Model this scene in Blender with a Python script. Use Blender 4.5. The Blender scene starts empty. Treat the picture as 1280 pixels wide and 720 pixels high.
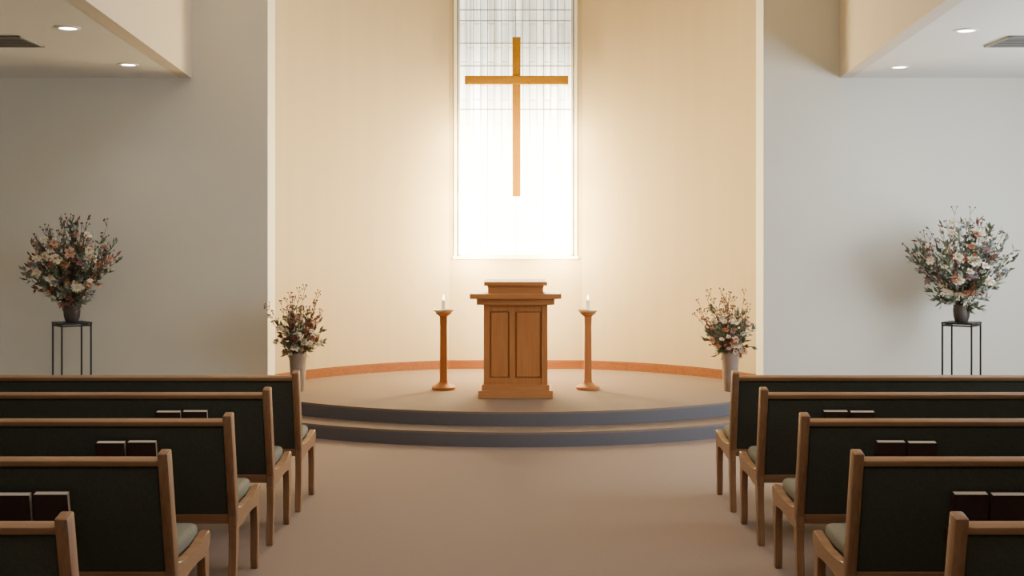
import bpy, bmesh, math, random
from mathutils import Vector, Matrix, Euler
C = bpy.context.scene.collection
PI = math.pi

# ---------------------------------------------------------------- helpers
def nm(name):
    m = bpy.data.materials.new(name); m.use_nodes = True
    nt = m.node_tree; b = nt.nodes['Principled BSDF']
    return m, nt, b

def mat_plain(name, col, rough=0.6, metal=0.0, noise=0.08, scale=8.0, bump=0.0, bscale=200.0, emit=None, es=0.0, spec=None, stretch=None):
    m, nt, b = nm(name)
    b.inputs['Roughness'].default_value = rough; b.inputs['Metallic'].default_value = metal
    tc = nt.nodes.new('ShaderNodeTexCoord'); n = nt.nodes.new('ShaderNodeTexNoise')
    n.inputs['Scale'].default_value = scale; n.inputs['Detail'].default_value = 4
    src = tc.outputs['Object']
    if stretch:
        mp = nt.nodes.new('ShaderNodeMapping'); mp.inputs['Scale'].default_value = stretch
        nt.links.new(src, mp.inputs['Vector']); src = mp.outputs['Vector']
    nt.links.new(src, n.inputs['Vector'])
    r = nt.nodes.new('ShaderNodeValToRGB')
    r.color_ramp.elements[0].position = .3; r.color_ramp.elements[1].position = .7
    r.color_ramp.elements[0].color = [c*(1-noise) for c in col]+[1]
    r.color_ramp.elements[1].color = [min(1, c*(1+noise)) for c in col]+[1]
    nt.links.new(n.outputs['Fac'], r.inputs['Fac']); nt.links.new(r.outputs['Color'], b.inputs['Base Color'])
    if bump:
        n2 = nt.nodes.new('ShaderNodeTexNoise'); n2.inputs['Scale'].default_value = bscale
        nt.links.new(tc.outputs['Object'], n2.inputs['Vector'])
        bp = nt.nodes.new('ShaderNodeBump'); bp.inputs['Strength'].default_value = bump; bp.inputs['Distance'].default_value = .01
        nt.links.new(n2.outputs['Fac'], bp.inputs['Height']); nt.links.new(bp.outputs['Normal'], b.inputs['Normal'])
    if spec is not None: b.inputs['Specular IOR Level'].default_value = spec
    if emit:
        b.inputs['Emission Color'].default_value = (*emit, 1); b.inputs['Emission Strength'].default_value = es
    return m

def mat_wood(name, dark, light, axis='Z', rough=0.4, spec=.35):
    m, nt, b = nm(name)
    tc = nt.nodes.new('ShaderNodeTexCoord'); mp = nt.nodes.new('ShaderNodeMapping')
    s = {'X': (1.2, 22, 22), 'Y': (22, 1.2, 22), 'Z': (22, 22, 1.2)}[axis]
    mp.inputs['Scale'].default_value = s
    nt.links.new(tc.outputs['Object'], mp.inputs['Vector'])
    n = nt.nodes.new('ShaderNodeTexNoise'); n.inputs['Scale'].default_value = 2.5; n.inputs['Detail'].default_value = 6; n.inputs['Distortion'].default_value = .6
    nt.links.new(mp.outputs['Vector'], n.inputs['Vector'])
    r = nt.nodes.new('ShaderNodeValToRGB')
    r.color_ramp.elements[0].position = .3; r.color_ramp.elements[1].position = .72
    r.color_ramp.elements[0].color = (*dark, 1); r.color_ramp.elements[1].color = (*light, 1)
    nt.links.new(n.outputs['Fac'], r.inputs['Fac']); nt.links.new(r.outputs['Color'], b.inputs['Base Color'])
    b.inputs['Roughness'].default_value = rough; b.inputs['Specular IOR Level'].default_value = spec
    return m

def box(bm, c, s, M=None, bev=0.0, seg=2):
    mt = Matrix.Translation(c) @ Matrix.Diagonal((s[0], s[1], s[2], 1))
    if M is not None: mt = M @ mt
    r = bmesh.ops.create_cube(bm, size=1.0, matrix=mt)
    if bev:
        es = list({e for v in r['verts'] for e in v.link_edges})
        bmesh.ops.bevel(bm, geom=es, offset=bev, segments=seg, affect='EDGES', profile=.5)

def tube(bm, p0, p1, r0, r1, n=6):
    p0 = Vector(p0); p1 = Vector(p1); d = p1-p0
    if d.length < 1e-6: return
    q = d.to_track_quat('Z', 'Y').to_matrix()
    a = []; b = []
    for i in range(n):
        t = 2*PI*i/n; v = q @ Vector((math.cos(t), math.sin(t), 0))
        a.append(bm.verts.new(p0+v*r0)); b.append(bm.verts.new(p1+v*r1))
    for i in range(n):
        j = (i+1) % n; bm.faces.new((a[i], a[j], b[j], b[i]))
    bm.faces.new(a[::-1]); bm.faces.new(b)

def lathe(bm, prof, n=24, c=(0, 0, 0), cap=True):
    rings = []
    for r, z in prof:
        ring = []
        for i in range(n):
            t = 2*PI*i/n
            ring.append(bm.verts.new((c[0]+r*math.cos(t), c[1]+r*math.sin(t), c[2]+z)))
        rings.append(ring)
    for k in range(len(rings)-1):
        for i in range(n):
            j = (i+1) % n
            bm.faces.new((rings[k][i], rings[k][j], rings[k+1][j], rings[k+1][i]))
    if cap:
        bm.faces.new(rings[0][::-1]); bm.faces.new(rings[-1])

def sqstack(bm, prof, c=(0, 0, 0)):
    rings = []
    for hx, hy, z in prof:
        rings.append([bm.verts.new((c[0]+a*hx, c[1]+b*hy, c[2]+z)) for a, b in ((-1, -1), (1, -1), (1, 1), (-1, 1))])
    for k in range(len(rings)-1):
        for i in range(4):
            j = (i+1) % 4
            bm.faces.new((rings[k][i], rings[k][j], rings[k+1][j], rings[k+1][i]))
    bm.faces.new(rings[0][::-1]); bm.faces.new(rings[-1])

def prism_yz(bm, pts, x0, x1):
    a = [bm.verts.new((x0, y, z)) for y, z in pts]; b = [bm.verts.new((x1, y, z)) for y, z in pts]
    n = len(pts); bm.faces.new(a); bm.faces.new(b[::-1])
    for i in range(n):
        j = (i+1) % n; bm.faces.new((a[i], b[i], b[j], a[j]))

def prism_xy(bm, pts, z0, z1):
    a = [bm.verts.new((x, y, z0)) for x, y in pts]; b = [bm.verts.new((x, y, z1)) for x, y in pts]
    n = len(pts); bm.faces.new(a[::-1]); bm.faces.new(b)
    side = []
    for i in range(n):
        j = (i+1) % n; side.append(bm.faces.new((a[i], a[j], b[j], b[i])))
    return side

def obj(name, bm, m, parent=None, smooth=False, loc=None, rot=None):
    bmesh.ops.recalc_face_normals(bm, faces=bm.faces)
    me = bpy.data.meshes.new(name); bm.to_mesh(me); bm.free()
    for mm in (m if isinstance(m, (list, tuple)) else [m]): me.materials.append(mm)
    if smooth:
        for p in me.polygons: p.use_smooth = True
        try: me.set_sharp_from_angle(angle=math.radians(35))
        except Exception: pass
    o = bpy.data.objects.new(name, me); C.objects.link(o)
    if parent: o.parent = parent
    if loc: o.location = loc
    if rot: o.rotation_euler = rot
    return o

def thing(name, label, cat, loc=(0, 0, 0), rotz=0, group=None):
    o = bpy.data.objects.new(name, None); C.objects.link(o)
    o.location = loc; o.rotation_euler = (0, 0, rotz); o.empty_display_size = .1
    o['label'] = label; o['category'] = cat
    if group: o['group'] = group
    return o

def struct(name, bm, m, parent=None, smooth=False):
    o = obj(name, bm, m, parent, smooth)
    if not parent: o['kind'] = 'structure'
    return o

def dup(root, loc, label, rot=None):
    r = root.copy(); C.objects.link(r); r.location = loc; r['label'] = label
    if rot: r.rotation_euler = rot
    for ch in list(root.children):
        c = ch.copy(); C.objects.link(c); c.parent = r
        for g in ch.children:
            d = g.copy(); C.objects.link(d); d.parent = c
    return r

# ---------------------------------------------------------------- materials
M_wall = mat_plain('wall_paint', (.56, .455, .30), .85, noise=.03, scale=1, spec=.2, stretch=(7, 7, .25))
M_wside = mat_plain('side_wall_paint', (.685, .665, .60), .85, noise=.015, scale=2, spec=.2)
M_fascia = mat_plain('fascia_paint', (.57, .50, .41), .85, noise=.02, scale=2)
M_ceil = mat_plain('ceiling_paint', (.66, .65, .63), .9, noise=.02, scale=2)
M_carpet = mat_plain('carpet', (.265, .20, .175), .95, noise=.05, scale=90, bump=.15, bscale=400, spec=.1)
M_plat = mat_plain('platform_carpet', (.215, .162, .135), .95, noise=.05, scale=90, bump=.15, bscale=400, spec=.1)
M_riser = mat_plain('riser_carpet', (.13, .127, .145), .95, noise=.05, scale=90, bump=.15, bscale=400, spec=.1)
M_base = mat_wood('baseboard_wood', (.20, .065, .018), (.29, .10, .03), 'X', .5)
M_pewX = mat_wood('pew_wood_long', (.235, .128, .067), (.33, .188, .103), 'X', .42)
M_pewZ = mat_wood('pew_wood_upright', (.215, .113, .058), (.31, .173, .094), 'Z', .42)
M_rack = mat_wood('dark_rack_wood', (.03, .018, .012), (.05, .03, .02), 'X', .6)
M_green = mat_plain('dark_green_fabric', (.060, .064, .054), .9, noise=.12, scale=120, bump=.2, bscale=700, spec=.12)
M_seat = mat_plain('grey_green_seat_fabric', (.175, .17, .14), .9, noise=.15, scale=90, bump=.2, bscale=700, spec=.12)
M_lectZ = mat_wood('lectern_wood', (.37, .145, .045), (.43, .18, .06), 'Z', .6, .2)
M_lectX = mat_wood('lectern_wood_long', (.39, .16, .05), (.46, .205, .073), 'X', .6, .2)
M_cross = mat_wood('cross_wood', (.29, .135, .006), (.36, .175, .01), 'Z', .8, .05)
M_crossX = mat_wood('cross_wood_long', (.29, .135, .006), (.36, .175, .01), 'X', .8, .05)
M_frame = mat_plain('window_frame_paint', (.95, .89, .72), .5, noise=.02)
M_came = mat_plain('lead_came', (.42, .41, .36), .5, noise=.05)
M_black = mat_plain('black_iron', (.02, .02, .024), .45, .6, noise=.1)
M_bronze = mat_plain('dark_bronze', (.07, .055, .05), .5, .3, noise=.2, scale=20)
M_vase = mat_plain('taupe_ceramic', (.24, .185, .155), .4, noise=.12, scale=14)
M_cover = mat_plain('dark_red_cloth', (.040, .014, .012), .7, noise=.15, scale=40)
M_pages = mat_plain('paper_edges', (.75, .68, .58), .8, noise=.06, scale=300)
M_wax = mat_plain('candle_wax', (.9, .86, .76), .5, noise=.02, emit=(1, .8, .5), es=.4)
M_wick = mat_plain('wick', (.02, .02, .02), .9)
M_flame = mat_plain('flame', (1, .8, .4), .5, emit=(1, .7, .3), es=20)
M_brass = mat_plain('dish_metal', (.62, .52, .38), .4, .2, noise=.05)
M_white = mat_plain('white_metal', (.8, .8, .78), .4, noise=.02)
M_vent = mat_plain('dark_vent', (.04, .04, .04), .7, noise=.05)
M_ventslat = mat_plain('grey_slat', (.16, .155, .15), .5, noise=.05)
M_lamp = mat_plain('lamp_lens', (1, 1, 1), .5, emit=(1, .93, .82), es=22)
M_stem = mat_plain('stem', (.10, .115, .065), .7, noise=.2)
M_twig = mat_plain('twig', (.14, .06, .05), .8, noise=.3)
M_leaf = mat_plain('leaf_green', (.10, .125, .075), .6, noise=.4, scale=14)
M_leaf2 = mat_plain('leaf_sage', (.22, .235, .195), .65, noise=.3, scale=14)
M_leaf3 = mat_plain('leaf_russet', (.22, .09, .06), .65, noise=.35, scale=14)
FL = {
 'cream': mat_plain('petal_cream', (.88, .80, .66), .6, noise=.06, scale=30),
 'blush': mat_plain('petal_blush', (.70, .46, .35), .6, noise=.1, scale=30),
 'mauve': mat_plain('petal_mauve', (.35, .20, .22), .6, noise=.15, scale=30),
 'blue': mat_plain('petal_dusty_blue', (.26, .28, .33), .6, noise=.15, scale=30),
 'rust': mat_plain('petal_rust', (.44, .18, .09), .6, noise=.15, scale=30),
 'wine': mat_plain('petal_wine', (.22, .065, .06), .6, noise=.2, scale=30),
}
M_core = mat_plain('flower_core', (.4, .24, .09), .7, noise=.3, scale=60)

def glass_mat():
    m, nt, b = nm('leaded_glass')
    b.inputs['Base Color'].default_value = (.5, .48, .4, 1); b.inputs['Roughness'].default_value = .45
    b.inputs['Specular IOR Level'].default_value = .2
    tc = nt.nodes.new('ShaderNodeTexCoord')
    sep = nt.nodes.new('ShaderNodeSeparateXYZ'); nt.links.new(tc.outputs['Object'], sep.inputs['Vector'])
    cmb = nt.nodes.new('ShaderNodeCombineXYZ')
    nt.links.new(sep.outputs['Z'], cmb.inputs['X']); nt.links.new(sep.outputs['X'], cmb.inputs['Y'])
    br = nt.nodes.new('ShaderNodeTexBrick')
    br.inputs['Scale'].default_value = 1.0; br.inputs['Brick Width'].default_value = .42; br.inputs['Row Height'].default_value = .0775
    br.inputs['Mortar Size'].default_value = .0045; br.offset = .37
    br.inputs['Color1'].default_value = (1, .93, .76, 1); br.inputs['Color2'].default_value = (.55, .62, .54, 1)
    br.inputs['Mortar'].default_value = (.16, .16, .13, 1)
    nt.links.new(cmb.outputs['Vector'], br.inputs['Vector'])
    mp = nt.nodes.new('ShaderNodeMapping'); mp.inputs['Scale'].default_value = (19, 1, .5)
    nt.links.new(tc.outputs['Object'], mp.inputs['Vector'])
    ns = nt.nodes.new('ShaderNodeTexNoise'); ns.inputs['Scale'].default_value = 1.0; ns.inputs['Detail'].default_value = 3
    nt.links.new(mp.outputs['Vector'], ns.inputs['Vector'])
    rr = nt.nodes.new('ShaderNodeMapRange'); rr.inputs['From Min'].default_value = .38; rr.inputs['From Max'].default_value = .62
    rr.inputs['To Min'].default_value = .55; rr.inputs['To Max'].default_value = 1.25
    nt.links.new(ns.outputs['Fac'], rr.inputs['Value'])
    vm = nt.nodes.new('ShaderNodeVectorMath'); vm.operation = 'SCALE'
    nt.links.new(br.outputs['Color'], vm.inputs[0]); nt.links.new(rr.outputs['Result'], vm.inputs['Scale'])
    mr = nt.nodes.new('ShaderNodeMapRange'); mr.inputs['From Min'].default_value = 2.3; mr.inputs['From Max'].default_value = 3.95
    mr.inputs['To Min'].default_value = 28.0; mr.inputs['To Max'].default_value = 2.5; mr.interpolation_type = 'SMOOTHSTEP'  # stronger glow low down puts the bloom wash-out into the glass
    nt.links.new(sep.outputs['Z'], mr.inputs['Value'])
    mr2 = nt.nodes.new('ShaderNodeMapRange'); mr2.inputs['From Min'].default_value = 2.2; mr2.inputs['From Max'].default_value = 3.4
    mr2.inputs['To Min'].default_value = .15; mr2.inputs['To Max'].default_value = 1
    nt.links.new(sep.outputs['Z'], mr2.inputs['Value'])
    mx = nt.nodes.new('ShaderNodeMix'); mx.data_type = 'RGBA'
    mx.inputs[6].default_value = (1, .84, .50, 1)  # plain warm tone that hides the tints where the pane looks washed out
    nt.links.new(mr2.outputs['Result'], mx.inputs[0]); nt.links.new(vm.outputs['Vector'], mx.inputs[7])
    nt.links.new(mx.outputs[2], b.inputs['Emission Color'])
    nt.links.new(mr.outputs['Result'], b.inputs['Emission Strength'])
    return m
M_glass = glass_mat()

# ---------------------------------------------------------------- the room
WY = 11.5; HC = 5.5; SC = 3.218
bm = bmesh.new(); box(bm, (0, 5.3, -.05), (12.3, 17.4, .1)); struct('floor', bm, M_carpet)
bm = bmesh.new(); box(bm, (0, 5.6, HC+.05), (12.3, 17.2, .1)); struct('ceiling', bm, M_ceil)
AR = 2.67; AC = 13.3-AR; AX = 2.375
def apse(r=AR, x0=AX, n=28, flat=.73):
    pts = []
    for i in range(n+1):
        x = -x0 + (x0-flat)*i/n
        pts.append((x, AC+math.sqrt(r*r-x*x)))
    return pts + [(-x, y) for x, y in reversed(pts)]
inner = apse()
h = len(inner)//2
WB = 1.47; WT = 5.2; FW = .66
fy = inner[h][1]
bm = bmesh.new()
def shell(pts, off=.18):
    outer = []
    for i, (x, y) in enumerate(pts):
        d = Vector((x, y-AC)).normalized(); outer.append((x+d.x*off, y+d.y*off))
    return pts + outer[::-1]
prism_xy(bm, shell(inner[:h]), 0, HC); prism_xy(bm, shell(inner[h:]), 0, HC)
box(bm, (0, fy+.09, WB/2), (1.458, .18, WB)); box(bm, (0, fy+.09, (WT+HC)/2), (1.458, .18, HC-WT))
for s in (-1, 1):
    box(bm, (s*(FW+.729)/2, fy+.09, (WB+WT)/2), (.729-FW, .18, WT-WB))
o = struct('wall_altar', bm, M_wall, smooth=True)
y_end = inner[0][1]
for s, n in ((-1, 'wall_front_left'), (1, 'wall_front_right')):
    bm = bmesh.new(); prism_xy(bm, [(s*AX, WY), (s*6.15, WY), (s*6.15, WY+.15), (s*(AX+.18), WY+.15), (s*(AX+.18), y_end+.01), (s*AX, y_end+.01)], 0, HC)
    struct(n, bm, M_wside)
bm = bmesh.new(); box(bm, (-6.075, 4.5, HC/2), (.15, 14.1, HC)); struct('wall_left', bm, M_wside)
bm = bmesh.new()
W0, W1, Z0, Z1 = 6.2, 9.8, .9, 2.8
box(bm, (6.075, (-2.5+W0)/2, HC/2), (.15, W0+2.5, HC)); box(bm, (6.075, (W1+11.5)/2, HC/2), (.15, 11.5-W1, HC))
box(bm, (6.075, (W0+W1)/2, Z0/2), (.15, W1-W0, Z0)); box(bm, (6.075, (W0+W1)/2, (Z1+HC)/2), (.15, W1-W0, HC-Z1))
struct('wall_right', bm, M_wside)
bm = bmesh.new(); box(bm, (0, -2.6, HC/2), (12.3, .15, HC)); struct('wall_back', bm, M_wside)
M_day = mat_plain('daylight_glass', (.8, .85, .9), .3, emit=(.84, .94, 1.0), es=17)
bm = bmesh.new(); box(bm, (6.08, (W0+W1)/2, (Z0+Z1)/2), (.02, W1-W0, Z1-Z0)); w2 = struct('window_2', bm, M_day)
bm = bmesh.new()
for k in range(4):
    y = W0+.03+(W1-W0-.06)*k/3; box(bm, (6.03, y, (Z0+Z1)/2), (.06, .06, Z1-Z0))
for z in (Z0+.03, Z1-.03): box(bm, (6.03, (W0+W1)/2, z), (.06, W1-W0, .06))
struct('window_frame', bm, M_frame, w2)

for s, n in ((-1, 'left'), (1, 'right')):
    xa = 3.105; xb = 3.105-.09*14.0
    bm = bmesh.new()
    prism_xy(bm, [(s*(xa+.12), WY), (s*6.0, WY), (s*6.0, -2.5), (s*(xb+.12), -2.5)], SC, SC+.12)
    struct('ceiling_'+n, bm, M_ceil)
    bm = bmesh.new()
    prism_xy(bm, [(s*xa, WY), (s*(xa+.12), WY), (s*(xb+.12), -2.5), (s*xb, -2.5)], SC-.003, HC)
    struct('wall_fascia_'+n, bm, M_fascia)

PC = 13.15
def arc(r, y1=WY, n=48):
    a1 = math.acos((PC-y1)/r)
    return [(r*math.sin(-a1+2*a1*i/n), PC-r*math.cos(-a1+2*a1*i/n)) for i in range(n+1)]
def step(name, r, z0, z1, inside):
    bm = bmesh.new(); pts = arc(r) + inside
    n = len(arc(r))
    side = prism_xy(bm, pts, z0, z1)
    for f in side[:n-1]: f.material_index = 1
    bm.edges.ensure_lookup_table()
    es = [e for e in bm.edges if all(abs(v.co.z-z1) < 1e-5 for v in e.verts) and any(f in side[:n-1] for f in e.link_faces)]
    bmesh.ops.bevel(bm, geom=es, offset=.018, segments=3, affect='EDGES')
    return struct(name, bm, [M_plat, M_riser])
ap = apse()
step('altar_step', 3.5, 0, .12, [(2.36, WY), (-2.36, WY)])
inn = [(AX-.001, WY), (AX-.001, ap[-1][1])] + [(x, y) for x, y in reversed(ap)] + [(-AX+.001, WY)]
step('altar_platform', 3.2, .121, .24, inn)

bm = bmesh.new()
def strip_in(bm, pts, z0, z1, off):
    inn2 = []
    for (x, y) in pts:
        d = Vector((x, y-AC)).normalized(); inn2.append((x-d.x*off, y-d.y*off))
    prism_xy(bm, pts + inn2[::-1], z0, z1)
strip_in(bm, ap, .24, .325, .022); strip_in(bm, ap, .325, .335, .014)
for s in (-1, 1): box(bm, (s*(AX-.01), 11.69, .285), (.02, .38, .09))
struct('baseboard_altar', bm, M_base)
for s, n in ((-1, 'baseboard_left'), (1, 'baseboard_right')):
    bm = bmesh.new(); box(bm, (s*4.55, WY-.01, .05), (2.9, .02, .1), bev=.004); struct(n, bm, M_base)

# altar window
bm = bmesh.new(); t = .036
for s in (-1, 1): box(bm, (s*(FW+.003), fy-.004, (WB+WT)/2), (t, .022, WT-WB+t), bev=.005)
box(bm, (0, fy-.004, WT), (2*FW+.06, .022, t), bev=.005)
for s in (-1, 1): box(bm, (s*(FW-.038), fy+.06, (WB+WT)/2), (.02, .06, WT-WB))
box(bm, (0, fy+.06, WB+.012), (2*FW-.06, .06, .024))
win = struct('window_1', bm, M_frame)
bm = bmesh.new(); box(bm, (0, fy-.006, WB-.01), (2*FW+.07, .028, .034), bev=.006); struct('window_sill', bm, M_frame, win)
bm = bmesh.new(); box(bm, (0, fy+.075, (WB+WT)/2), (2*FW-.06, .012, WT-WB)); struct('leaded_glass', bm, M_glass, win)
bm = bmesh.new()
for x in (-.465, -.31, -.155, 0, .155, .31, .465): box(bm, (x, fy+.066, (WB+WT)/2), (.007, .006, WT-WB))
for z in (3.1, 3.58, 3.83, 4.08, 4.2, 4.75): box(bm, (0, fy+.065, z), (2*FW-.07, .006, .012))
struct('lead_came', bm, M_came, win)

# ---------------------------------------------------------------- cross
cy = fy-.10
t = thing('wall_cross', 'tall plain golden wooden cross hanging in front of the bright window', 'cross', (0.01, cy, 2.13))
bm = bmesh.new(); box(bm, (0, 0, .87), (.09, .05, 1.74), bev=.006); obj('upright_beam', bm, M_cross, t)
bm = bmesh.new(); box(bm, (0, -.004, 1.27), (1.13, .052, .095), bev=.006); obj('cross_arm', bm, M_crossX, t)
for z in (.12, 1.27, 1.62):
    bm = bmesh.new(); tube(bm, (0, .02, z), (0, .164, z), .009, .009, 8); obj('mounting_pin', bm, M_brass, t)

# ---------------------------------------------------------------- lectern
LY = 11.02
t = thing('lectern', 'panelled wooden lectern standing at the centre of the carpeted platform', 'lectern', (0, LY, .24))
bm = bmesh.new(); box(bm, (0, 0, .035), (.67, .50, .07), bev=.005); obj('base', bm, M_lectX, t)
bm = bmesh.new(); box(bm, (0, 0, .095), (.61, .44, .05), bev=.004); obj('base_moulding', bm, M_lectX, t)
bm = bmesh.new()
box(bm, (0, .01, .48), (.52, .375, .72))
for sx in (-1, 1):
    for sy in (-1, 1): box(bm, (sx*.262, sy*.175, .48), (.052, .05, .722), bev=.002)
    box(bm, (sx*.262, 0, .80), (.045, .33, .07)); box(bm, (sx*.262, 0, .15), (.045, .33, .06))
for z in (.81, .15):
    for x0, x1 in ((-.24, -.055), (-.005, .24)): box(bm, ((x0+x1)/2, -.182, z), (x1-x0, .028, .06))
box(bm, (-.03, -.182, .48), (.05, .030, .721))
body = obj('body', bm, M_lectZ, t)
for x0, x1 in ((-.22, -.07), (.01, .22)):
    bm = bmesh.new()
    box(bm, ((x0+x1)/2, -.183, .48), (x1-x0, .018, .58), bev=.002)
    obj('raised_panel', bm, M_lectZ, body)
bm = bmesh.new(); box(bm, (0, 0, .868), (.70, .50, .056), bev=.008); obj('cornice', bm, M_lectX, t)
bm = bmesh.new(); box(bm, (0, 0, .919), (.82, .60, .046), bev=.005); obj('top_board', bm, M_lectX, t)
bm = bmesh.new(); sqstack(bm, [(.25, .18, .942), (.25, .18, .99), (.26, .19, 1.02)]); obj('rest_support', bm, M_lectX, t)
Mx = Matrix.Translation((0, 0, 1.024)) @ Matrix.Rotation(math.radians(1.5), 4, 'X')
bm = bmesh.new(); box(bm, (0, 0, .01), (.57, .42, .034), Mx, bev=.005); obj('book_rest', bm, M_lectX, t)

# ---------------------------------------------------------------- candle stands and candles
t = thing('candle_stand', 'slim wooden candle stand on the platform to the left of the lectern', 'candle stand', (-.685, 11.42, .24), 0, 'candle stands beside the lectern')
bm = bmesh.new(); lathe(bm, [(.108, 0), (.112, .01), (.112, .026), (.10, .036), (.075, .046), (.055, .06), (.05, .07)], 32); obj('base', bm, M_lectX, t, True)
bm = bmesh.new(); sqstack(bm, [(.038, .038, .068), (.034, .034, .10), (.032, .032, .60), (.036, .036, .70)]); obj('post', bm, M_lectZ, t)
bm = bmesh.new(); lathe(bm, [(.046, .698), (.052, .708), (.072, .720), (.076, .732)], 28); obj('capital', bm, M_lectX, t, True)
bm = bmesh.new(); lathe(bm, [(.05, .7315), (.078, .736), (.098, .750), (.100, .760), (.094, .760), (.078, .748), (.03, .7462)], 28); obj('dish', bm, M_brass, t, True)
cs = t
dup(cs, (.688, 11.42, .24), 'slim wooden candle stand on the platform to the right of the lectern')
t = thing('candle', 'short lit white candle on the stand left of the lectern', 'candle', (-.685, 11.42, .9865), 0, 'lit altar candles')
bm = bmesh.new(); lathe(bm, [(.019, 0), (.019, .095), (.015, .10), (.006, .097)], 16); obj('wax', bm, M_wax, t, True)
bm = bmesh.new(); tube(bm, (0, 0, .095), (0, 0, .112), .0018, .0014); obj('wick', bm, M_wick, t)
bm = bmesh.new(); lathe(bm, [(.001, .105), (.006, .112), (.008, .122), (.006, .138), (.001, .158)], 12); obj('flame', bm, M_flame, t, True)
dup(t, (.688, 11.42, .9865), 'short lit white candle on the stand right of the lectern')

# ---------------------------------------------------------------- pews
TH = math.atan(.22)
TB = Matrix.Translation((0, .10, .42)) @ Matrix.Rotation(TH, 4, 'X')
PL = 3.7
LEGS = ([(.600, .37), (.604, .30), (.598, .22), (.582, .12), (.578, .05), (.594, 0), (.550, 0), (.542, .05), (.545, .12), (.546, .22), (.535, .30), (.520, .37)],
        [(.15, .40), (.148, .30), (.132, .22), (.108, .12), (.098, .05), (.102, 0), (.058, 0), (.062, .05), (.070, .12), (.082, .22), (.082, .30), (.075, .40)])
def make_pew(s, label, group):
    t = thing('church_pew', label, 'pew', (0, 0, 0), 0, group)
    X = lambda x: s*x
    bm = bmesh.new(); box(bm, (X(PL/2), 0, .185), (PL-.08, .042, .44), TB, bev=.01, seg=3); obj('back_panel', bm, M_green, t, True)
    bm = bmesh.new(); box(bm, (X(PL/2), -.002, .423), (PL-.07, .05, .024), TB, bev=.005, seg=2); obj('top_rail', bm, M_pewX, t, True)
    bm = bmesh.new(); box(bm, (X(PL/2), 0, -.055), (PL-.07, .045, .05), TB, bev=.005); obj('bottom_rail', bm, M_pewX, t)
    for x in (.021, PL-.021):
        bm = bmesh.new(); box(bm, (X(x), -.002, .197), (.042, .060, .536), TB, bev=.008, seg=2); obj('end_post', bm, M_pewZ, t, True)
        bm = bmesh.new(); prism_yz(bm, [(.08, .31), (.08, .42), (.20, .40), (.30, .392), (.42, .395), (.52, .41), (.60, .425), (.618, .41), (.618, .38), (.60, .35), (.52, .325), (.42, .335), (.30, .33), (.20, .315)], X(x-.020), X(x+.020))
        bmesh.ops.bevel(bm, geom=bm.edges[:], offset=.004, segments=1, affect='EDGES'); obj('side_rail', bm, M_pewX, t)
    for x in (.021, PL/2, PL-.021):
        for prof in LEGS:
            bm = bmesh.new(); prism_yz(bm, prof, X(x-.018), X(x+.018))
            bmesh.ops.bevel(bm, geom=bm.edges[:], offset=.004, segments=1, affect='EDGES'); obj('leg', bm, M_pewZ, t)
    bm = bmesh.new(); box(bm, (X(PL/2), .35, .365), (PL-.1, .46, .03), bev=.004); box(bm, (X(PL/2), .575, .36), (PL-.1, .025, .06), bev=.004); obj('seat_base', bm, M_pewX, t)
    bm = bmesh.new(); box(bm, (X(PL/2), .362, .42), (PL-.09, .475, .08), bev=.03, seg=4); obj('seat_cushion', bm, M_seat, t, True)
    return t
def add_rack(t, s, dx, dz):
    x0, x1 = .325+dx, .625+dx; xm = (x0+x1)/2; w = x1-x0
    bm = bmesh.new()
    box(bm, (s*xm, -.058, .135+dz), (w, .076, .012), TB, bev=.003)
    for x in (x0+.005, x1-.005): box(bm, (s*x, -.058, .165+dz), (.010, .076, .06), TB, bev=.003)
    box(bm, (s*xm, -.094, .165+dz), (w, .008, .05), TB, bev=.003)
    obj('book_rack', bm, M_rack, t)
ROWS = [3.56, 4.61, 5.58, 6.52, 7.32]
words = ['nearest the viewer, cut off by the corner', 'in the second row from the viewer', 'in the middle of the five rows', 'in the second row from the platform', 'in the front row by the steps']
DX = {1: .045, 2: .01, 3: .0}; DZ = {1: -.026, 2: .008, 3: .012}
pews = {}
for s, side, xs in ((-1, 'left', [1.318, 1.328, 1.315, 1.33, 1.32]), (1, 'right', [1.295, 1.292, 1.323, 1.328, 1.32])):
    proto = make_pew(s, '', 'pews on the %s of the aisle' % side)
    for k, Y in enumerate(ROWS):
        lab = 'green-backed wooden pew on the %s, %s' % (side, words[k])
        if k == 0: t = proto; t['label'] = lab; t.location = (s*xs[k], Y, 0)
        else: t = dup(proto, (s*xs[k], Y, 0), lab)
        pews[(s, k)] = t
    for k in (1, 2, 3): add_rack(pews[(s, k)], s, DX[k], DZ[k])
bt = thing('hymnal', '', 'book', (0, 0, 0), 0, 'hymnals in the pew racks')
bm = bmesh.new()
for y in (-.0165, .0165): box(bm, (0, y, .10), (.134, .003, .20), bev=.001, seg=1)
box(bm, (-.0655, 0, .10), (.003, .036, .20), bev=.001, seg=1); obj('cover', bm, M_cover, bt)
bm = bmesh.new(); box(bm, (0, 0, .1), (.126, .030, .196)); obj('pages', bm, M_pages, bt)
first = True
rw = {1: 'second pew from the viewer', 2: 'middle pew', 3: 'second pew from the platform'}
for s, side in ((-1, 'left'), (1, 'right')):
    for k in (1, 2, 3):
        for j, xx in enumerate((.404, .546)):
            p = pews[(s, k)].location
            loc = Vector(p) + TB @ Vector((s*(xx+DX[k]), -.052 - .008*j, .142+DZ[k]))
            lab = '%s dark hymnal of two behind the %s, %s side' % ('inner' if j == 0 else 'outer', rw[k], side)
            if first: bt.location = loc; bt['label'] = lab; bt.rotation_euler = (TH, 0, 0); first = False
            else: dup(bt, loc, lab, (TH, 0, 0))

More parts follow.
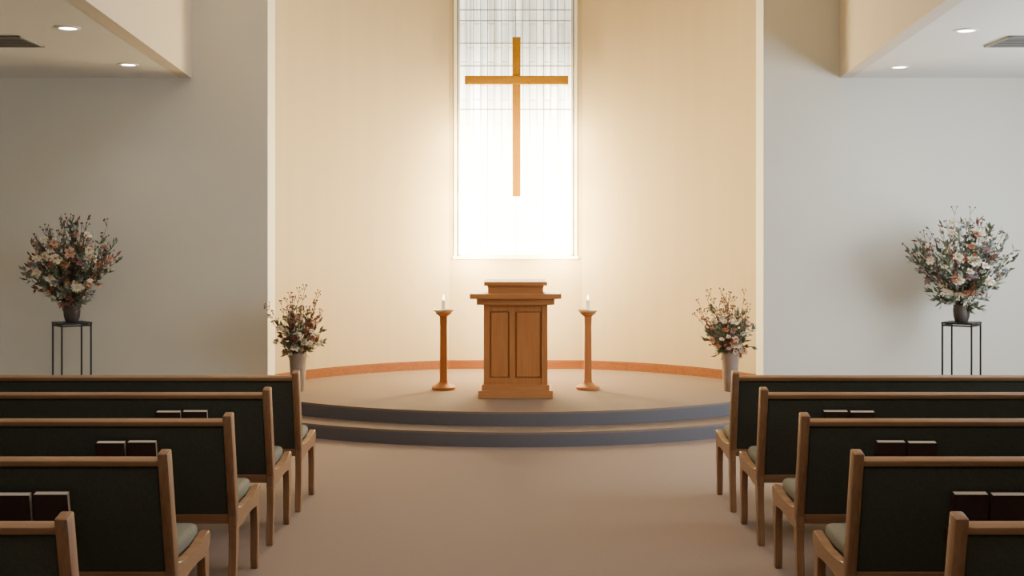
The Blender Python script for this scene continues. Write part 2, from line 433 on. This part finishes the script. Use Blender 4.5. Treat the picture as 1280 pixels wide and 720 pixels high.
# ---------------------------------------------------------------- flowers
def blossom_mesh(col, seed=3):
    bm = bmesh.new(); rnd = random.Random(seed)
    for ring, (n, ln, up, w) in enumerate(((7, 1.0, .15, .42), (6, .78, .45, .38), (5, .5, .8, .3))):
        for i in range(n):
            a = 2*PI*(i+.5*ring)/n + rnd.uniform(-.25, .25); L = ln*rnd.uniform(.72, 1.12); U = up*rnd.uniform(.5, 1.6)
            u = Vector((math.cos(a), math.sin(a), 0)); v = Vector((-u.y, u.x, 0)); k = Vector((0, 0, 1))
            pts = [u*.05, u*L*.45+v*w*.8*L+k*U*.35, u*L*.9+v*w*.5*L+k*U*.9, u*L*1.02+k*U*.85, u*L*.9-v*w*.5*L+k*U*.9, u*L*.45-v*w*.8*L+k*U*.35]
            vs = [bm.verts.new(p+k*.03*ring) for p in pts]
            c = bm.verts.new(u*L*.5+k*U*.25)
            for q in range(6): bm.faces.new((vs[q], vs[(q+1) % 6], c))
    nf = len(bm.faces)
    bmesh.ops.create_icosphere(bm, subdivisions=1, radius=.16, matrix=Matrix.Translation((0, 0, .25)))
    bm.faces.ensure_lookup_table()
    for f in bm.faces[nf:]: f.material_index = 1
    me = bpy.data.meshes.new('blossom'); bm.to_mesh(me); bm.free()
    me.materials.append(FL[col]); me.materials.append(M_core)
    return me
BL = {c: [blossom_mesh(c, 3), blossom_mesh(c, 8), blossom_mesh(c, 21)] for c in FL}
def leaf(bm, p, d, ln, w, rnd, mi):
    d = d.normalized(); s = d.cross(Vector((rnd.uniform(-1, 1), rnd.uniform(-1, 1), rnd.uniform(-1, 1))))
    if s.length < 1e-3: return
    s.normalize(); n = d.cross(s)
    a = bm.verts.new(p); b = bm.verts.new(p+d*ln*.45+s*w); c = bm.verts.new(p+d*ln-n*ln*.15); e = bm.verts.new(p+d*ln*.45-s*w); m = bm.verts.new(p+d*ln*.5+n*ln*.07)
    for f in ((a, b, m), (b, c, m), (c, e, m), (e, a, m)):
        q = bm.faces.new(f); q.material_index = mi
def arrangement(label, group, loc, mouth, cz, rx, rz, seed, nstem, nbl, bs, pal, ntw, tl, vase, lean=0, dens=14, tel=(.6, 1.4), lf=1.0, spread=1.12):
    rnd = random.Random(seed)
    t = thing('flower_arrangement', label, 'flowers', loc, 0, group)
    bm = bmesh.new(); lathe(bm, vase[0], 24); obj('vase', bm, vase[1], t, True)
    M0 = Vector((0, 0, mouth)); fol = bmesh.new(); st = bmesh.new()
    def target(f):
        while True:
            v = Vector((rnd.uniform(-1, 1), rnd.uniform(-1, 1), rnd.uniform(-1, 1)))
            if .05 < v.length < 1: break
        v = v.normalized()*f
        w = 1.0 if v.z > -.2 else 1.0+(.2+v.z)*.55
        return Vector((v.x*rx*w+lean*(v.z+.3), v.y*min(rx, .34)*w, max(.10, cz+v.z*rz)))
    for i in range(nstem):
        e = target(rnd.uniform(.65, spread)); base = M0+Vector((rnd.uniform(-.03, .03), rnd.uniform(-.03, .03), -.02))
        mid = base.lerp(e, .5)+Vector((0, 0, .05)); tube(st, base, mid, .003, .0025, 4); tube(st, mid, e, .0025, .0015, 4)
        mi = rnd.choice((0, 0, 0, 1, 1, 2))
        for k in range(dens):
            f = rnd.uniform(.35, 1.0); p = base.lerp(mid, f*2) if f < .5 else mid.lerp(e, f*2-1)
            d = (e-base).normalized()+Vector((rnd.uniform(-1, 1), rnd.uniform(-1, 1), rnd.uniform(-1, 1)))*.9
            leaf(fol, p, d, rnd.uniform(.045, .09)*lf, rnd.uniform(.010, .019)*lf, rnd, mi)
    tw = bmesh.new()
    for i in range(ntw):
        a = rnd.uniform(0, 2*PI); el = rnd.uniform(*tel)
        d = Vector((math.cos(a)*math.cos(el), math.sin(a)*math.cos(el)*.5, math.sin(el)))
        L = tl*rnd.uniform(.85, 1.05)*(1 if el > .9 else .85); seg = 6; pr = M0.copy()
        for k in range(seg):
            d = (d+Vector((rnd.uniform(-.15, .15), rnd.uniform(-.12, .12), rnd.uniform(-.05, .25)))).normalized()
            q = pr+d*L/seg; q.y = min(q.y, .33); tube(tw, pr, q, .0045*(1-k/9), .0045*(1-(k+1)/9), 4)
            if k > 1:
                for z in range(3):
                    dd = (d+Vector((rnd.uniform(-1, 1), rnd.uniform(-.7, .5), rnd.uniform(-.5, 1)))*.8).normalized()
                    q2 = q+dd*L*.09; tube(tw, q, q2, .0025, .0015, 3)
                    bmesh.ops.create_icosphere(tw, subdivisions=1, radius=.008, matrix=Matrix.Translation(q2))
            pr = q
    obj('stem', st, M_stem, t); obj('foliage', fol, [M_leaf, M_leaf2, M_leaf3], t); obj('twig', tw, M_twig, t)
    for i in range(nbl):
        p = target(rnd.uniform(.62, 1.0))
        if p.y > .0 and rnd.random() < .88: p.y = -p.y
        c = rnd.choice(pal); o = bpy.data.objects.new('blossom', rnd.choice(BL[c])); C.objects.link(o); o.parent = t
        o.location = p; d = (p-Vector((0, .08, cz-.1*rz))).normalized()+Vector((rnd.uniform(-.4, .4), rnd.uniform(-.6, .2), rnd.uniform(-.4, .4)))
        o.rotation_euler = d.to_track_quat('Z', 'Y').to_euler()
        k = bs*rnd.uniform(.6, 1.25)*(1 if c in ('cream', 'blush') else .75); o.scale = (k, k*rnd.uniform(.75, 1), k)
    return t
bigv = ([(.05, 0), (.058, .01), (.07, .05), (.075, .11), (.07, .14), (.075, .155), (.065, .155), (.055, .13)], M_bronze)
smv = ([(.05, 0), (.058, .01), (.07, .12), (.078, .25), (.082, .35), (.086, .36), (.076, .36), (.07, .25)], M_vase)
arrangement('large cream and rust flower arrangement on the black stand by the left wall', 'large flower arrangements on tall stands', (-4.06, 10.98, .915), .14, .51, .40, .38, 11, 105, 82, .050, ['cream', 'cream', 'cream', 'blush', 'mauve', 'blue', 'rust', 'rust', 'wine'], 18, .78, bigv, spread=1.28)
arrangement('large white and mauve flower arrangement on the black stand by the right wall', 'large flower arrangements on tall stands', (4.08, 10.98, .915), .14, .54, .41, .41, 23, 110, 92, .050, ['cream', 'cream', 'cream', 'mauve', 'cream', 'blue', 'blue', 'rust'], 18, .82, bigv, spread=1.28)
arrangement('small dried flower arrangement in a taupe vase at the left end of the platform', 'small flower vases on the platform', (-2.05, 11.3, .24), .35, .53, .23, .24, 31, 62, 48, .035, ['cream', 'blush', 'cream', 'rust', 'cream', 'wine', 'mauve'], 20, .58, smv, lean=.03, dens=12, tel=(.5, 1.45), lf=.95, spread=1.2)
arrangement('small cream flower arrangement in a taupe vase at the right end of the platform', 'small flower vases on the platform', (2.02, 11.3, .24), .35, .53, .24, .25, 47, 62, 50, .035, ['cream', 'cream', 'cream', 'blush', 'rust', 'mauve'], 20, .58, smv, lean=-.02, dens=12, tel=(.5, 1.45), lf=.95, spread=1.2)
t = thing('plant_stand', 'thin black metal plant stand under the left wall flowers', 'stand', (-4.06, 10.98, 0), math.radians(38), 'tall black plant stands')
hw = .13
for a in (-1, 1):
    for b in (-1, 1):
        bm = bmesh.new(); box(bm, (a*hw, b*hw, .45), (.014, .014, .90), bev=.002); obj('leg', bm, M_black, t)
bm = bmesh.new()
for z in (.885, .12):
    for a in (-1, 1): box(bm, (a*hw, 0, z), (.012, 2*hw, .014)); box(bm, (0, a*hw, z), (2*hw, .012, .014))
obj('stretcher', bm, M_black, t)
bm = bmesh.new(); box(bm, (0, 0, .907), (2*hw+.02, 2*hw+.02, .014), bev=.003); obj('top_plate', bm, M_black, t)
dup(t, (4.08, 10.98, 0), 'thin black metal plant stand under the right wall flowers', (0, 0, math.radians(52)))

# ---------------------------------------------------------------- ceiling fittings
t = thing('ceiling_light', 'round recessed light in the left ceiling, nearer the vent and viewer', 'ceiling light', (-3.26, 8.74, SC), 0, 'recessed lights in the side ceilings')
bm = bmesh.new(); lathe(bm, [(.062, 0), (.088, 0), (.09, -.006), (.064, -.010)], 28, cap=False); obj('trim_ring', bm, M_white, t, True)
bm = bmesh.new(); lathe(bm, [(.066, 0), (.066, -.004), (.05, -.008), (.002, -.009)], 28); obj('lens', bm, M_lamp, t, True)
d0 = t
dup(d0, (-3.42, 10.6, SC), 'round recessed light in the left ceiling, close to the end wall')
dup(d0, (3.32, 8.84, SC), 'round recessed light in the right ceiling, nearer the vent and viewer')
dup(d0, (3.44, 10.75, SC), 'round recessed light in the right ceiling, close to the end wall')
t = thing('ceiling_vent', 'square dark air vent in the left lowered ceiling', 'vent', (-4.0, 9.33, SC), 0, 'air vents in the side ceilings')
bm = bmesh.new(); box(bm, (0, 0, -.003), (.46, .46, .006)); obj('backing', bm, M_vent, t)
bm = bmesh.new()
for a in (-1, 1): box(bm, (a*.23, 0, -.008), (.03, .49, .014)); box(bm, (0, a*.23, -.008), (.49, .03, .014))
obj('frame', bm, M_ventslat, t)
for k in range(6):
    bm = bmesh.new(); box(bm, (0, -.18+.072*k, -.01), (.44, .03, .003)); obj('slat', bm, M_ventslat, t)
dup(t, (3.98, 9.33, SC), 'square dark air vent in the right lowered ceiling')

# ---------------------------------------------------------------- light
def area(name, loc, rot, sx, sy, power, col):
    l = bpy.data.lights.new(name, 'AREA'); l.shape = 'RECTANGLE'; l.size = sx; l.size_y = sy; l.energy = power; l.color = col
    o = bpy.data.objects.new(name, l); C.objects.link(o); o.location = loc; o.rotation_euler = rot; return o
def spot(name, loc, target, power, col, ang, blend=1, r=.15):
    l = bpy.data.lights.new(name, 'SPOT'); l.energy = power; l.color = col; l.spot_size = math.radians(ang); l.spot_blend = blend; l.shadow_soft_size = r
    o = bpy.data.objects.new(name, l); C.objects.link(o); o.location = loc
    o.rotation_euler = (Vector(target)-Vector(loc)).to_track_quat('-Z', 'Y').to_euler(); return o
def point(name, loc, power, col, r):
    l = bpy.data.lights.new(name, 'POINT'); l.energy = power; l.color = col; l.shadow_soft_size = r
    o = bpy.data.objects.new(name, l); C.objects.link(o); o.location = loc; return o
area('nave_fill', (0, 4.0, 5.4), (0, 0, 0), 2.0, 6.0, 135, (1, .92, .82))  # unseen fill added under the ceiling to lift the whole nave
for s in (-1, 1):
    spot('apse_fill_spot', (s*1.3, 9.2, 5.3), (s*.1, 13.1, 1.9), 90, (1, .78, .46), 58)  # unseen wide spots added to warm and brighten the curved wall
    spot('halo_fill_spot', (s*.5, 9.6, 5.35), (0, 13.2, 1.9), 1150, (1, .76, .36), 33)  # unseen narrow spots added for a halo around the window
    for z, p in ((1.55, 80), (2.1, 85), (2.7, 60)):
        point('window_bloom_fill', (s*.46, 12.93, z), p, (1, .76, .34), .03)  # added points that glow onto the wall in place of window bloom
point('added_wall_glow', (0, 12.5, 1.0), 120, (1, .77, .38), .1)  # added fill hidden behind the lectern for glow below the window
for x, y in ((-3.26, 8.74), (-3.42, 10.6), (3.32, 8.84), (3.44, 10.75)):
    spot('downlight', (x, y, SC-.02), (x, y, 0), 14, (1, .9, .76), 130, 1, .06)
w = bpy.data.worlds.new('World'); bpy.context.scene.world = w; w.use_nodes = True
w.node_tree.nodes['Background'].inputs['Color'].default_value = (.5, .55, .65, 1); w.node_tree.nodes['Background'].inputs['Strength'].default_value = .3

# ---------------------------------------------------------------- camera
cam = bpy.data.cameras.new('Camera'); co = bpy.data.objects.new('Camera', cam); C.objects.link(co)
co.location = (0, 0, 1.7); co.rotation_euler = (PI/2, 0, 0)
cam.lens = 36*1500/1280; cam.sensor_width = 36; cam.shift_x = -4.5/1280; cam.shift_y = -65/1280
bpy.context.scene.camera = co
